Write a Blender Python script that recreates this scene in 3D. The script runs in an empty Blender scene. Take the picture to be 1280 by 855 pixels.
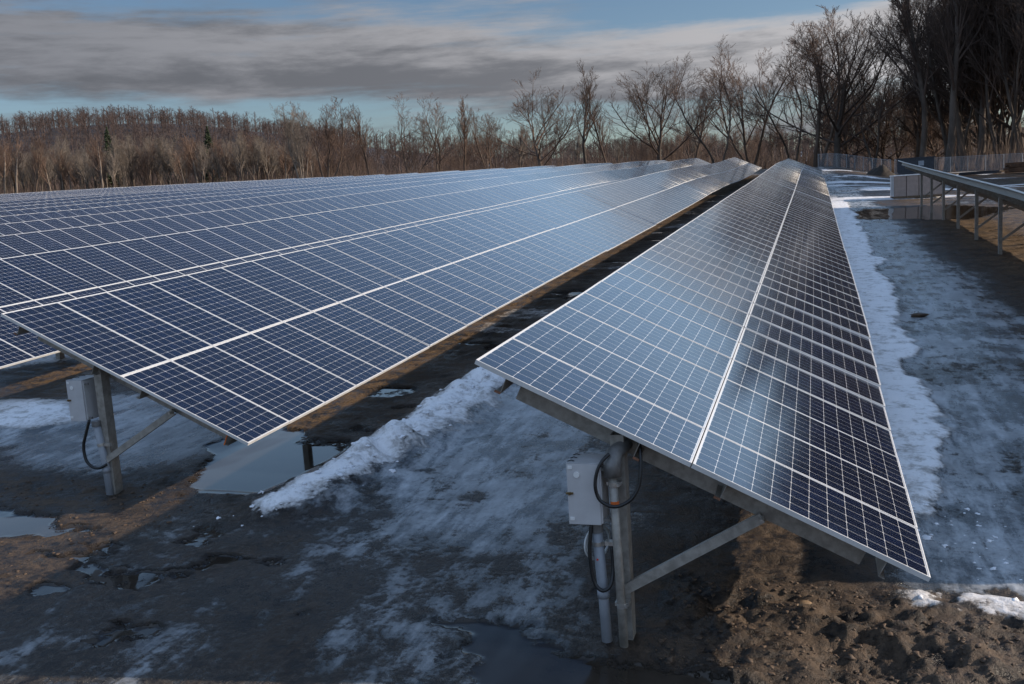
import bpy, math, random
import numpy as np
from mathutils import Vector, Matrix
R = math.radians
random.seed(7)
scene = bpy.context.scene
COL = scene.collection

# ------------------------------------------------------------------ camera
cam_d = bpy.data.cameras.new('camera'); cam = bpy.data.objects.new('camera', cam_d); COL.objects.link(cam)
YAW, PITCH, ROLL = 0.309, 0.145, -0.064
cx, cy, cz = 2.722, -7.508, 3.783
_fw = Vector((-math.sin(YAW)*math.cos(PITCH), math.cos(YAW)*math.cos(PITCH), -math.sin(PITCH)))
_r0 = Vector((math.cos(YAW), math.sin(YAW), 0)); _u0 = _r0.cross(_fw)
_r = math.cos(ROLL)*_r0 + math.sin(ROLL)*_u0; _u = -math.sin(ROLL)*_r0 + math.cos(ROLL)*_u0
cam.matrix_world = Matrix(((_r.x, _u.x, -_fw.x, cx), (_r.y, _u.y, -_fw.y, cy), (_r.z, _u.z, -_fw.z, cz), (0, 0, 0, 1)))
cam_d.sensor_width = 36.0; cam_d.lens = 1206.7*36/1280
cam_d.clip_start = 0.1; cam_d.clip_end = 5000
scene.camera = cam
scene.view_settings.view_transform = 'Standard'; scene.view_settings.look = 'None'
scene.view_settings.gamma = 1.0; scene.view_settings.use_curve_mapping = False
scene.view_settings.exposure = 0.22

# ------------------------------------------------------------------ node helpers
def S(n, name, v):
    if name in n.inputs: n.inputs[name].default_value = v
class NT:
    def __init__(s, tree): s.t = tree; s.n = tree.nodes; s.l = tree.links
    def node(s, typ, **kw):
        n = s.n.new(typ)
        for k, v in kw.items(): setattr(n, k, v)
        return n
    def put(s, sock, v):
        if isinstance(v, (int, float)): sock.default_value = v
        elif isinstance(v, (tuple, list)):
            sock.default_value = tuple(v) if len(v) != 3 or sock.type == 'VECTOR' else tuple(v) + (1.0,)
        else: s.l.new(v, sock)
    def m(s, op, a, b=0.0, c=None, clamp=False):
        n = s.node('ShaderNodeMath', operation=op, use_clamp=clamp)
        s.put(n.inputs[0], a); s.put(n.inputs[1], b)
        if c is not None: s.put(n.inputs[2], c)
        return n.outputs[0]
    def ss(s, v, a, b):
        n = s.node('ShaderNodeMapRange', interpolation_type='SMOOTHSTEP')
        s.put(n.inputs[0], v); n.inputs[1].default_value = a; n.inputs[2].default_value = b
        n.inputs[3].default_value = 0; n.inputs[4].default_value = 1
        return n.outputs[0]
    def mr(s, v, a, b, c, d):
        n = s.node('ShaderNodeMapRange')
        s.put(n.inputs[0], v)
        for i, q in enumerate((a, b, c, d)): n.inputs[i+1].default_value = q
        return n.outputs[0]
    def noise(s, vec, scale, detail=4, rough=0.55, dist=0.0, out=0):
        n = s.node('ShaderNodeTexNoise'); s.put(n.inputs['Vector'], vec)
        n.inputs['Scale'].default_value = scale; n.inputs['Detail'].default_value = detail
        n.inputs['Roughness'].default_value = rough; n.inputs['Distortion'].default_value = dist
        return n.outputs[out]
    def mix(s, f, a, b):
        n = s.node('ShaderNodeMix', data_type='RGBA'); s.put(n.inputs[0], f); s.put(n.inputs[6], a); s.put(n.inputs[7], b)
        return n.outputs[2]
    def vmul(s, vec, k):
        n = s.node('ShaderNodeVectorMath', operation='MULTIPLY'); s.put(n.inputs[0], vec); n.inputs[1].default_value = k
        return n.outputs[0]
    def sep(s, vec):
        n = s.node('ShaderNodeSeparateXYZ'); s.put(n.inputs[0], vec); return n.outputs
    def comb(s, x, y, z):
        n = s.node('ShaderNodeCombineXYZ'); s.put(n.inputs[0], x); s.put(n.inputs[1], y); s.put(n.inputs[2], z); return n.outputs[0]
    def bump(s, h, strength=0.5, dist=0.02, normal=None):
        n = s.node('ShaderNodeBump'); n.inputs['Strength'].default_value = strength; n.inputs['Distance'].default_value = dist
        s.put(n.inputs['Height'], h)
        if normal is not None: s.l.new(normal, n.inputs['Normal'])
        return n.outputs[0]

# ------------------------------------------------------------------ sun and sky
SUN = Vector((5.3, 1.78, 2.50)).normalized()
SUN_AZ = math.atan2(SUN.x, SUN.y); SUN_EL = math.asin(SUN.z)
sd = bpy.data.lights.new('sun', 'SUN'); sd.energy = 5.0; sd.angle = R(0.5); sd.color = (1.0, 0.84, 0.67)
so = bpy.data.objects.new('sun', sd); COL.objects.link(so)
so.rotation_euler = SUN.to_track_quat('Z', 'Y').to_euler(); so.location = (60, 20, 60)
world = bpy.data.worlds.new('World'); scene.world = world; world.use_nodes = True
w = NT(world.node_tree); w.n.clear()
sky = w.node('ShaderNodeTexSky', sky_type='NISHITA'); sky.sun_disc = False
sky.sun_elevation = SUN_EL; sky.sun_rotation = SUN_AZ; sky.air_density = 1.0; sky.dust_density = 0.6; sky.ozone_density = 2.0
tc = w.node('ShaderNodeTexCoord'); D = tc.outputs['Generated']
dx, dy, dz = w.sep(D)
den = w.m('ADD', w.m('MAXIMUM', dz, 0.0), 0.10)
pv = w.comb(w.m('DIVIDE', dx, den), w.m('DIVIDE', dy, den), 0.0)
lay = w.vmul(D, (1.5, 1.5, 13.0))
n1 = w.noise(lay, 2.1, 9, 0.60, 0.12)
n2 = w.noise(w.vmul(D, (1.0, 1.0, 3.0)), 1.6, 4, 0.5, 0.2)
zz = w.m('ADD', dz, w.m('MULTIPLY', dx, 0.05))
zz = w.m('ADD', zz, w.m('MULTIPLY', w.m('SUBTRACT', n2, 0.5), 0.05))
zz = w.m('ADD', zz, w.m('MULTIPLY', w.m('SUBTRACT', w.noise(w.vmul(D, (1.0, 1.0, 2.0)), 9.0, 6, 0.6), 0.5), 0.022))
band = w.m('MULTIPLY', w.ss(zz, 0.070, 0.108), w.m('SUBTRACT', 1.0, w.ss(zz, 0.150, 0.185)))
low = w.m('MULTIPLY', w.ss(zz, 0.0, 0.04), w.m('SUBTRACT', 1.0, w.ss(zz, 0.06, 0.1)))
high = w.m('MULTIPLY', w.ss(zz, 0.17, 0.24), w.m('SUBTRACT', 1.0, w.ss(zz, 0.30, 0.55)))
dens = w.m('ADD', w.m('MULTIPLY', band, 0.35), w.m('ADD', w.m('ADD', w.m('MULTIPLY', w.ss(zz, 0.225, 0.32), -0.17), w.m('MULTIPLY', w.m('MULTIPLY', w.ss(zz, 0.165, 0.195), w.m('SUBTRACT', 1.0, w.ss(zz, 0.21, 0.25))), 0.10)), w.m('MULTIPLY', low, 0.06)))
dens = w.m('ADD', dens, w.m('ADD', w.m('MULTIPLY', w.m('SUBTRACT', n1, 0.5), 1.15), 0.5))
cov = w.ss(dens, 0.52, 0.80)
side = w.mr(dx, -0.65, 0.20, 0.0, 1.0)
lum = w.noise(w.vmul(D, (1.5, 1.5, 9.0)), 3.0, 9, 0.62, 0.15)
lum = w.m('ADD', lum, w.m('MULTIPLY', w.m('SUBTRACT', zz, 0.13), 1.6))
ccol = w.mix(w.ss(lum, 0.38, 0.64), w.mix(side, (1.0, 1.06, 1.22), (1.7, 1.74, 1.9)), w.mix(side, (1.85, 1.92, 2.15), (4.4, 4.3, 4.4)))
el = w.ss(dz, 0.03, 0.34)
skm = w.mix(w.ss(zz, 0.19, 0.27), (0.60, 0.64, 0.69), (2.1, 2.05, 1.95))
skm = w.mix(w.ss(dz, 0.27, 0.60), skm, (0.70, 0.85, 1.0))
back = w.ss(w.m('SUBTRACT', w.m('MULTIPLY', dz, 0.9), w.m('MULTIPLY', dy, 0.5)), 0.32, 0.75)  # added brighter sky overhead and behind the camera, out of view, to fill the shade
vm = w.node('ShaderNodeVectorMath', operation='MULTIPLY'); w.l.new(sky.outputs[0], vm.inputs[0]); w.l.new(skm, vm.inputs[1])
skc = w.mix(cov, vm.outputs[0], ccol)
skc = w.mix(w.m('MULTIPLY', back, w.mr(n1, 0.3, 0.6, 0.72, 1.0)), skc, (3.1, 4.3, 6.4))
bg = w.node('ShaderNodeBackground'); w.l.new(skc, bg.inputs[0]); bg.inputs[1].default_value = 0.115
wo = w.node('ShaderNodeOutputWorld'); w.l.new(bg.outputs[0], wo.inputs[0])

# ------------------------------------------------------------------ materials
def mat(name):
    m = bpy.data.materials.new(name); m.use_nodes = True
    t = NT(m.node_tree); b = t.n.get('Principled BSDF')
    return m, t, b
def simple(name, col, rough=0.6, metal=0.0, var=0.25, scale=8.0, spec=0.5, bump=0.0):
    m, t, b = mat(name)
    co = t.node('ShaderNodeTexCoord').outputs['Object']
    n = t.noise(co, scale, 5, 0.6)
    c2 = tuple(c*(1-var) for c in col); c3 = tuple(min(1, c*(1+var)) for c in col)
    t.l.new(t.mix(t.ss(n, 0.3, 0.7), c2, c3), b.inputs['Base Color'])
    S(b, 'Roughness', rough); S(b, 'Metallic', metal); S(b, 'Specular IOR Level', spec)
    t.l.new(t.mr(n, 0.3, 0.7, max(0.02, rough-0.1), min(1, rough+0.12)), b.inputs['Roughness'])
    if bump: t.l.new(t.bump(n, bump, 0.01), b.inputs['Normal'])
    return m
M = {}
M['alu'] = simple('anodised_aluminium', (0.66, 0.655, 0.64), 0.38, 0.25, 0.06, 3)
M['galv'] = simple('galvanised_steel', (0.31, 0.285, 0.25), 0.5, 0.35, 0.22, 14, bump=0.05)
M['galv_dark'] = simple('weathered_steel', (0.17, 0.165, 0.16), 0.5, 0.35, 0.25, 12)
M['box'] = simple('grey_enamel', (0.50, 0.49, 0.49), 0.45, 0.0, 0.06, 5)
M['boxtop'] = simple('grey_enamel_lid', (0.40, 0.40, 0.41), 0.4, 0.0, 0.1, 6)
M['white_cap'] = simple('white_plastic', (0.75, 0.74, 0.72), 0.4, 0, 0.05, 5)
M['brass'] = simple('tarnished_brass', (0.22, 0.15, 0.07), 0.4, 0.8, 0.3, 30)
M['black'] = simple('black_rubber', (0.012, 0.012, 0.013), 0.35, 0, 0.3, 20)
M['pvc'] = simple('grey_conduit_plastic', (0.27, 0.285, 0.31), 0.45, 0, 0.12, 6)
M['zinc'] = simple('zinc_strap', (0.55, 0.53, 0.5), 0.35, 0.8, 0.2, 20)
M['orange'] = simple('orange_edge_guard', (0.55, 0.13, 0.03), 0.6, 0, 0.3, 30)
M['rust'] = simple('rusty_edge', (0.20, 0.09, 0.05), 0.7, 0, 0.4, 40)
M['orange_label'] = simple('orange_sticker', (0.75, 0.16, 0.03), 0.5, 0, 0.08, 30)
M['red'] = simple('red_mark', (0.6, 0.03, 0.02), 0.5, 0, 0.1, 30)
M['whitecoil'] = simple('pale_hose', (0.6, 0.6, 0.58), 0.5, 0, 0.1, 20)
M['shrink'] = simple('white_wrap', (0.62, 0.62, 0.62), 0.4, 0, 0.1, 3)
M['cardboard'] = simple('cardboard', (0.28, 0.22, 0.19), 0.8, 0, 0.12, 4)
M['wood'] = simple('pallet_wood', (0.16, 0.11, 0.07), 0.8, 0, 0.3, 10)
M['container'] = simple('dark_painted_steel', (0.025, 0.027, 0.035), 0.45, 0, 0.35, 2)
M['wire'] = simple('fence_wire', (0.30, 0.31, 0.33), 0.55, 0.5, 0.1, 4)
M['soil'] = simple('heaped_soil', (0.030, 0.022, 0.016), 0.9, 0, 0.4, 3, bump=0.6)
M['timber'] = simple('weathered_timber', (0.13, 0.065, 0.035), 0.85, 0, 0.5, 2, bump=0.4)
M['clod'] = simple('mud_clod', (0.075, 0.048, 0.030), 0.75, 0, 0.4, 30, bump=0.5)
M['leaf'] = simple('dead_leaf', (0.22, 0.15, 0.09), 0.7, 0, 0.25, 30)
M['snowlump'] = simple('snow', (0.74, 0.75, 0.78), 0.55, 0, 0.08, 9, bump=0.4)
def bark(name, col, var=0.35):
    m, t, b = mat(name)
    co = t.node('ShaderNodeTexCoord').outputs['Object']
    n = t.noise(t.vmul(co, (1, 1, 0.35)), 1.3, 5, 0.65)
    t.l.new(t.mix(t.ss(n, 0.3, 0.7), tuple(c*(1-var) for c in col), tuple(c*(1+var) for c in col)), b.inputs['Base Color'])
    S(b, 'Roughness', 0.85); S(b, 'Specular IOR Level', 0.2)
    return m
M['bark_dark'] = bark('dark_bark', (0.10, 0.078, 0.063), 0.5)
M['bark_brown'] = bark('brown_bark', (0.115, 0.082, 0.062))
M['bark_pale'] = bark('pale_bark', (0.19, 0.155, 0.125))
M['twig_brown'] = bark('brown_twigs', (0.15, 0.10, 0.075))
M['twig_pale'] = bark('pale_twigs', (0.19, 0.158, 0.13))
M['twig_dark'] = bark('dark_twigs', (0.085, 0.060, 0.048))
M['brush'] = bark('brush_stems', (0.115, 0.082, 0.064), 0.55)
M['far_wood'] = bark('far_wood', (0.085, 0.062, 0.056), 0.3)
M['evergreen'] = bark('conifer_needles', (0.03, 0.042, 0.022), 0.4)

# solar laminate: cells, gaps with corner diamonds, busbars (UV in metres: u down the slope, v along the row)
PLEN, PWID = 1.956, 1.008
def cell_mat():
    m, t, b = mat('solar_cells')
    uv = t.node('ShaderNodeUVMap').outputs[0]
    u, v, _ = t.sep(uv)
    mu, mv = 0.020, 0.017
    pu, pvv = (PLEN-2*mu)/12, (PWID-2*mv)/6
    cu = t.m('DIVIDE', t.m('SUBTRACT', u, mu), pu); cv = t.m('DIVIDE', t.m('SUBTRACT', v, mv), pvv)
    fu = t.m('ABSOLUTE', t.m('SUBTRACT', t.m('FRACT', cu), 0.5)); fv = t.m('ABSOLUTE', t.m('SUBTRACT', t.m('FRACT', cv), 0.5))
    inside = t.m('MULTIPLY', t.m('MULTIPLY', t.m('GREATER_THAN', cu, 0.0), t.m('LESS_THAN', cu, 12.0)),
                 t.m('MULTIPLY', t.m('GREATER_THAN', cv, 0.0), t.m('LESS_THAN', cv, 6.0)))
    g = 0.5-0.0105
    cell = t.m('MULTIPLY', t.m('LESS_THAN', fu, g), t.m('LESS_THAN', fv, g))
    cell = t.m('MULTIPLY', cell, t.m('LESS_THAN', t.m('ADD', fu, fv), 0.93))
    cell = t.m('MULTIPLY', cell, inside)
    bb = t.m('ABSOLUTE', t.m('SUBTRACT', t.m('FRACT', t.m('MULTIPLY', cv, 4.0)), 0.5))
    bus = t.m('MULTIPLY', t.m('LESS_THAN', bb, 0.022), cell)
    # cell to cell tone
    wn = t.node('ShaderNodeTexWhiteNoise', noise_dimensions='3D')
    geo = t.node('ShaderNodeNewGeometry')
    t.l.new(t.comb(t.m('FLOOR', cu), t.m('FLOOR', cv), t.m('MULTIPLY', geo.outputs['Random Per Island'], 50)), wn.inputs[0])
    cc = t.mix(wn.outputs[0], (0.0010, 0.0034, 0.015), (0.0020, 0.0066, 0.028))
    oi = t.node('ShaderNodeObjectInfo')
    tone = t.m('FRACT', t.m('ADD', t.m('MULTIPLY', oi.outputs['Random'], 7.0), t.m('MULTIPLY', geo.outputs['Random Per Island'], 13.0)))
    cc = t.mix(t.m('MULTIPLY', tone, 0.6), cc, (0.0030, 0.0046, 0.014))
    c = t.mix(cell, (0.52, 0.53, 0.54), cc)
    c = t.mix(t.m('MULTIPLY', bus, 0.40), c, (0.34, 0.37, 0.43))
    obc = t.node('ShaderNodeTexCoord').outputs['Object']
    sp = t.ss(t.noise(obc, 95, 2, 0.5), 0.72, 0.76); du = t.ss(t.noise(obc, 2.2, 6, 0.65), 0.45, 0.8)
    c = t.mix(t.m('ADD', t.m('MULTIPLY', sp, 0.16), t.m('MULTIPLY', du, 0.010)), c, (0.42, 0.40, 0.37))
    t.l.new(c, b.inputs['Base Color'])
    dn = t.noise(obc, 7, 6, 0.6)
    t.l.new(t.mr(dn, 0.3, 0.75, 0.08, 0.15), b.inputs['Roughness'])
    S(b, 'IOR', 1.62); S(b, 'Specular IOR Level', 0.5)
    return m
M['cells'] = cell_mat()
M['backsheet'] = simple('white_backsheet', (0.72, 0.72, 0.70), 0.5, 0, 0.04, 3)

# ------------------------------------------------------------------ mesh builder
class MB:
    def __init__(s): s.v = []; s.f = []; s.mi = []; s.uv = {}
    def quad(s, pts, mi=0, uv=None):
        b = len(s.v); s.v += [tuple(p) for p in pts]
        if uv: s.uv[len(s.f)] = uv
        s.f.append(tuple(range(b, b+len(pts)))); s.mi.append(mi)
    def box(s, lo, hi, mi=0, fr=None, bevel=0.0):
        x0, y0, z0 = lo; x1, y1, z1 = hi
        P = [(x0,y0,z0),(x1,y0,z0),(x1,y1,z0),(x0,y1,z0),(x0,y0,z1),(x1,y0,z1),(x1,y1,z1),(x0,y1,z1)]
        if fr is not None: P = [tuple(fr @ Vector(p)) for p in P]
        b = len(s.v); s.v += P
        for q in ((3,2,1,0),(4,5,6,7),(0,1,5,4),(1,2,6,5),(2,3,7,6),(3,0,4,7)):
            s.f.append(tuple(b+i for i in q)); s.mi.append(mi)
    def tube(s, pts, rad, n=8, mi=0, cap=True):
        pts = [Vector(p) for p in pts]
        if not isinstance(rad, (list, tuple)): rad = [rad]*len(pts)
        rings = []; prev = None
        for i, p in enumerate(pts):
            d = (pts[min(i+1, len(pts)-1)] - pts[max(i-1, 0)]).normalized()
            if prev is None:
                x = d.orthogonal().normalized()
            else:
                x = (prev - d*prev.dot(d)); x = x.normalized() if x.length > 1e-6 else d.orthogonal().normalized()
            prev = x; y = d.cross(x)
            b = len(s.v)
            for k in range(n):
                a = 2*math.pi*k/n
                q = p + (x*math.cos(a) + y*math.sin(a))*rad[i]; s.v.append((q.x, q.y, q.z))
            rings.append(b)
        for a, b in zip(rings, rings[1:]):
            for k in range(n):
                k2 = (k+1) % n
                s.f.append((a+k, a+k2, b+k2, b+k)); s.mi.append(mi)
        if cap:
            s.f.append(tuple(rings[0]+k for k in reversed(range(n)))); s.mi.append(mi)
            s.f.append(tuple(rings[-1]+k for k in range(n))); s.mi.append(mi)
    def loft(s, profs, mi=0, cap=True, closed=True):
        n = len(profs[0]); b0 = len(s.v)
        for pr in profs: s.v += [tuple(p) for p in pr]
        for i in range(len(profs)-1):
            for k in range(n if closed else n-1):
                k2 = (k+1) % n; a = b0+i*n; b = a+n
                s.f.append((a+k, a+k2, b+k2, b+k)); s.mi.append(mi)
        if cap and closed:
            s.f.append(tuple(b0+k for k in reversed(range(n)))); s.mi.append(mi)
            s.f.append(tuple(b0+(len(profs)-1)*n+k for k in range(n))); s.mi.append(mi)
    def mesh(s, name, mats, smooth=False, bevel=0.0):
        me = bpy.data.meshes.new(name); me.from_pydata(s.v, [], s.f)
        for m in (mats if isinstance(mats, list) else [mats]): me.materials.append(m)
        me.polygons.foreach_set('material_index', s.mi)
        if s.uv:
            ul = me.uv_layers.new(name='UVMap')
            for fi, uv in s.uv.items():
                for li, q in zip(me.polygons[fi].loop_indices, uv): ul.data[li].uv = q
        if smooth: me.polygons.foreach_set('use_smooth', [True]*len(me.polygons))
        me.update(); return me
    def obj(s, name, mats, parent=None, smooth=False, bevel=0.0):
        o = link(name, s.mesh(name, mats, smooth), parent)
        if bevel:
            md = o.modifiers.new('bevel', 'BEVEL'); md.width = bevel; md.segments = 2; md.limit_method = 'ANGLE'
        return o
def link(name, me, parent=None, mw=None):
    o = bpy.data.objects.new(name, me); COL.objects.link(o)
    if parent is not None: o.parent = parent
    if mw is not None: o.matrix_basis = mw
    return o
def tag(o, label=None, cat=None, group=None, kind=None):
    if label: o['label'] = label
    if cat: o['category'] = cat
    if group: o['group'] = group
    if kind: o['kind'] = kind
    return o
def thing(name, label, cat, loc=(0,0,0), group=None):
    o = bpy.data.objects.new(name, None); COL.objects.link(o); o.location = loc; o.empty_display_size = 0.2
    return tag(o, label, cat, group)
def mesh_np(name, v, f, material, smooth=False):
    v = np.asarray(v, dtype=np.float32); f = np.asarray(f, dtype=np.int32); k = f.shape[1]
    me = bpy.data.meshes.new(name)
    me.vertices.add(len(v)); me.vertices.foreach_set('co', v.ravel())
    me.loops.add(f.size); me.loops.foreach_set('vertex_index', f.ravel())
    me.polygons.add(len(f)); me.polygons.foreach_set('loop_start', np.arange(0, f.size, k, dtype=np.int32))
    me.polygons.foreach_set('loop_total', np.full(len(f), k, dtype=np.int32))
    if smooth: me.polygons.foreach_set('use_smooth', np.ones(len(f), dtype=bool))
    me.materials.append(material); me.update(calc_edges=True); me.validate()
    return me

# ------------------------------------------------------------------ terrain
def sstep(x, a, b):
    t = np.clip((np.asarray(x, dtype=float)-a)/(b-a), 0, 1); return t*t*(3-2*t)
def softmin(a, b, k): return -k*np.logaddexp(-np.asarray(a, dtype=float)/k, -b/k)
def _hash(ix, iy, seed):
    h = np.sin(ix*127.1 + iy*311.7 + seed*74.7)*43758.5453
    return h - np.floor(h)
def vnoise(x, y, seed=0):
    ix = np.floor(x); iy = np.floor(y); fx = x-ix; fy = y-iy
    fx = fx*fx*fx*(fx*(fx*6-15)+10); fy = fy*fy*fy*(fy*(fy*6-15)+10)
    a = _hash(ix, iy, seed); b = _hash(ix+1, iy, seed); c = _hash(ix, iy+1, seed); d = _hash(ix+1, iy+1, seed)
    return (a*(1-fx)+b*fx)*(1-fy) + (c*(1-fx)+d*fx)*fy
def fbm(x, y, freq, octv=4, seed=0, gain=0.5):
    t = 0; amp = 1; tot = 0
    for i in range(octv):
        t = t + amp*vnoise(x*freq*2**i + 13.7*i, y*freq*2**i - 7.3*i, seed+i); tot += amp; amp *= gain
    return t/tot - 0.5
def H0(x, y):
    x = np.asarray(x, dtype=float); y = np.asarray(y, dtype=float)
    ye = softmin(y, 175.0, 12.0); ye = np.maximum(ye, -60)
    xe = -softmin(-x, 170.0, 12.0); xe = softmin(xe, 60.0, 8)
    h = 0.032*(ye-0.35) - 0.023*(xe-1.13)
    yl = softmin(np.maximum(y-4, 0), 150.0, 10)
    h = h + 0.0072*yl
    wr = sstep(x, 5, 15)
    h = h - wr*0.0165*np.maximum(softmin(y, 170, 8)-60, 0)
    h = h + 0.35*fbm(x, y, 0.03, 2, 5)*sstep(y, 25, 70)
    # far ground lifts to wooded rises, one hill to the left
    d = np.hypot(x-2.7, y+7.5)
    h = h + 16*sstep(d, 330, 620)
    hx, hy = -375.0, 470.0
    ax, ay = math.sin(R(-38.6)), math.cos(R(-38.6))
    rr = (x-hx)*ax + (y-hy)*ay; tt = (x-hx)*ay - (y-hy)*ax
    tt2 = np.where(tt > 0, tt/150.0, tt/190.0)
    h = h + 35*np.exp(-(rr/120.0)**2 - tt2**2)
    return h
# ----- ground cover masks (world metres), all from the place itself
def poly_d(x, y, pts):
    best = np.full(np.shape(x), 1e9); tb = np.zeros(np.shape(x)); acc = 0
    for (x0, y0), (x1, y1) in zip(pts, pts[1:]):
        vx, vy = x1-x0, y1-y0; L2 = vx*vx+vy*vy; L = math.sqrt(L2)
        t = np.clip(((x-x0)*vx+(y-y0)*vy)/L2, 0, 1)
        d = np.hypot(x-x0-t*vx, y-y0-t*vy); u = acc+t*L
        tb = np.where(d < best, u, tb); best = np.minimum(best, d); acc += L
    return best, tb
def in_poly(x, y, P):
    c = np.zeros(np.shape(x), bool); n = len(P)
    for i in range(n):
        x0, y0 = P[i]; x1, y1 = P[(i+1) % n]
        cond = ((y0 > y) != (y1 > y)) & (x < (x1-x0)*(y-y0)/((y1-y0)+1e-12)+x0)
        c ^= cond
    return c
def soft_poly(x, y, P, w):
    d, _ = poly_d(x, y, P+[P[0]]); ins = in_poly(x, y, P)
    return np.clip(0.5 + np.where(ins, d, -d)/(2*w), 0, 1)
RIDGE = [(-3.95,2.2),(-3.62,2.8),(-3.38,3.7),(-3.2,5.3),(-3.1,7.4),(-3.1,8.8),(-2.96,10.4),(-2.8,14),(-2.8,30)]
PUDDLE = [(-5.3,2.85),(-5.5,3.5),(-5.75,4.3),(-6.3,5.0),(-6.2,6.0),(-5.6,6.3),(-5.0,5.5),(-4.2,5.4),(-3.6,5.0),(-3.7,3.6),(-4.3,3.0)]
PUD2 = [(-9.5,1.9),(-7.2,2.0),(-6.5,1.95),(-6.1,1.5),(-6.7,1.15),(-9.5,1.0)]
PUD3 = [(-0.6,0.3),(-0.1,0.30),(0.6,0.12),(1.2,-0.06),(2.0,-0.12),(2.5,-0.28),(2.3,-1.1),(0.3,-1.0),(-0.2,-0.3)]
PUD4 = [(4.6,46.0),(9.8,44.0),(13.0,50.0),(11.0,55.0),(5.0,53.0)]
def masks(x, y):
    """snow, ice, water, straw in 0..1"""
    big = fbm(x, y, 0.55, 4, 11); fine = fbm(x, y, 2.3, 4, 21)
    d, u = poly_d(x, y, RIDGE)
    wid = 0.40 + 0.36*np.clip(u/5, 0, 1)
    ridge = np.clip(1.15 - d/(wid*(1+0.9*fine+0.5*big)+0.05), 0, 1)*sstep(u, -0.1, 0.5)
    E = np.interp(y, [0.8, 2, 4, 7, 10, 18, 30, 45, 60, 75, 90, 140], [3.5, 3.7, 4.05, 4.45, 4.45, 4.7, 4.85, 4.9, 4.7, 4.2, 4.2, 4.0])
    bank = sstep(E - x + 0.9*big + 0.25*fine, -0.15, 0.25)*sstep(x, 2.3, 2.9)*sstep(y+1.2*fine, 2.6, 3.8)
    bank = bank*(1-0.75*sstep(y, 55, 75))
    pile = soft_poly(x+0.5*big, y+0.5*big, [(-13.5,6.2),(-12.3,7.2),(-10.6,7.0),(-9.3,5.8),(-10.2,5.2),(-13,4.9)], 0.35)
    t3s = soft_poly(x, y, [(-16,7.9),(-13.4,11.2),(-12.0,12.5),(-13.6,13.2),(-17,12)], 0.4)
    strip = sstep(fbm(x*0.45, y*1.4, 0.5, 4, 31), 0.15, 0.22)*sstep(x, -5.9, -5.0)*sstep(-x, 3.0, 3.6)*sstep(y, 6.5, 9)
    far = sstep(fbm(x*0.4, y, 0.22, 6, 41, 0.6) + 0.03*np.clip((12-np.abs(x-9))/6, -1, 1), 0.04, 0.16)*sstep(y, 52, 66)*sstep(x, 3.2, 4.2)*sstep(-x, -45, -30)*sstep(-y, -175, -150)
    bk = soft_poly(x, y, [(11.5,34),(13.0,44),(14.5,62),(19,66),(24,50),(20,36)], 1.3)*sstep(fbm(x, y, 0.35, 4, 43), -0.16, 0.02)
    lump = sstep(x, 3.1, 3.6)*sstep(0.42 - np.hypot((x-4.1)/2.2, (y-1.45)/0.5)*0.42 + 1.1*fine, 0.08, 0.34)*0.66
    snow = np.clip(np.maximum.reduce([ridge, bank, pile*0.9, t3s*0.8, strip*0.5, far*0.85, bk, lump]), 0, 1)
    # ice
    lane = sstep(x, -3.9, -3.3)*sstep(-x + 0.8*big, -0.9, 0.5)*sstep(y + 2.4*big + 0.45*x, -1.2, 2.2)
    fgi = sstep(-x + 0.8*big, -1.6, -0.2)*sstep(x + big, -5.6, -4.6)*(0.57 + 0.7*fbm(x*1.2, y*0.7, 0.8, 5, 71))
    fgi = np.where(y > 3.2, 0, fgi)
    fgl = 0.42*sstep(fbm(x, y, 1.8, 5, 73), 0.0, 0.15)*sstep(-x, 4.6, 5.6)*sstep(-y, -2.6, -1.4)
    rl = sstep(x, 3.0, 3.6)*sstep(-x - 0.02*(y-20) + 1.6*big + 2.0*sstep(-y, -55, -40)*0, -7.9, -6.6)*sstep(y+1.3*fine, 1.1, 1.6)
    wide = sstep(y, 48, 56)*sstep(x, 3.5, 4.5)*sstep(-x, -26, -17)*0.8
    li = soft_poly(x+0.8*big, y+0.8*big, [(-14,3.6),(-9.8,4.2),(-8.4,3.5),(-7.2,3.3),(-6.6,3.6),(-6.0,4.4),(-5.8,5.5),(-6.6,8.2),(-9,8.6),(-14,6)], 0.5)
    li2 = soft_poly(x, y, [(-30,3),(-14,3),(-13,7.6),(-14,9),(-30,9)], 0.6)
    ice = np.clip(np.maximum.reduce([lane*(0.85+0.9*big+0.6*fine)*(0.72+0.28*sstep(y+1.5*big, 0.4, 3.2)), rl*(0.84+0.45*big), wide*(0.55+1.3*fbm(x, y, 0.25, 4, 77)), li, li2*0.8, fgi, fgl]), 0, 1)
    wat = np.maximum.reduce([soft_poly(x+0.4*fine, y+0.4*fine, PUDDLE, 0.22), soft_poly(x+0.5*fine, y+0.3*fine, PUD2, 0.2),
                             soft_poly(x+0.7*fine+0.8*big, y+0.5*fine+0.5*big, PUD3, 0.25), soft_poly(x+2*big, y+2*big, PUD4, 0.7)])
    ws = sstep(fbm(x*0.6, y*1.3, 0.8, 3, 51), 0.12, 0.22)*sstep(x, -5.6, -5.0)*sstep(-x, 3.4, 3.9)*sstep(y, 5, 6.5)*0.62
    wat = np.maximum(wat, ws*(snow < 0.3))
    wf = sstep(fbm(x*0.8, y*1.25, 1.5, 5, 81, 0.55), 0.06, 0.17)*0.68*sstep(x, -7.5, -6.5)*sstep(-x, 1.2, 2.6)*sstep(-y, -2.4, -1.6)*sstep(y, -1.3, -0.8)
    wf2 = sstep(fbm(x, y*1.2, 0.9, 5, 83, 0.55), 0.08, 0.18)*0.66*sstep(x, -9, -8)*sstep(-x, 5.4, 5.9)*sstep(-np.abs(y-3.0), -1.3, -0.6)
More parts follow.
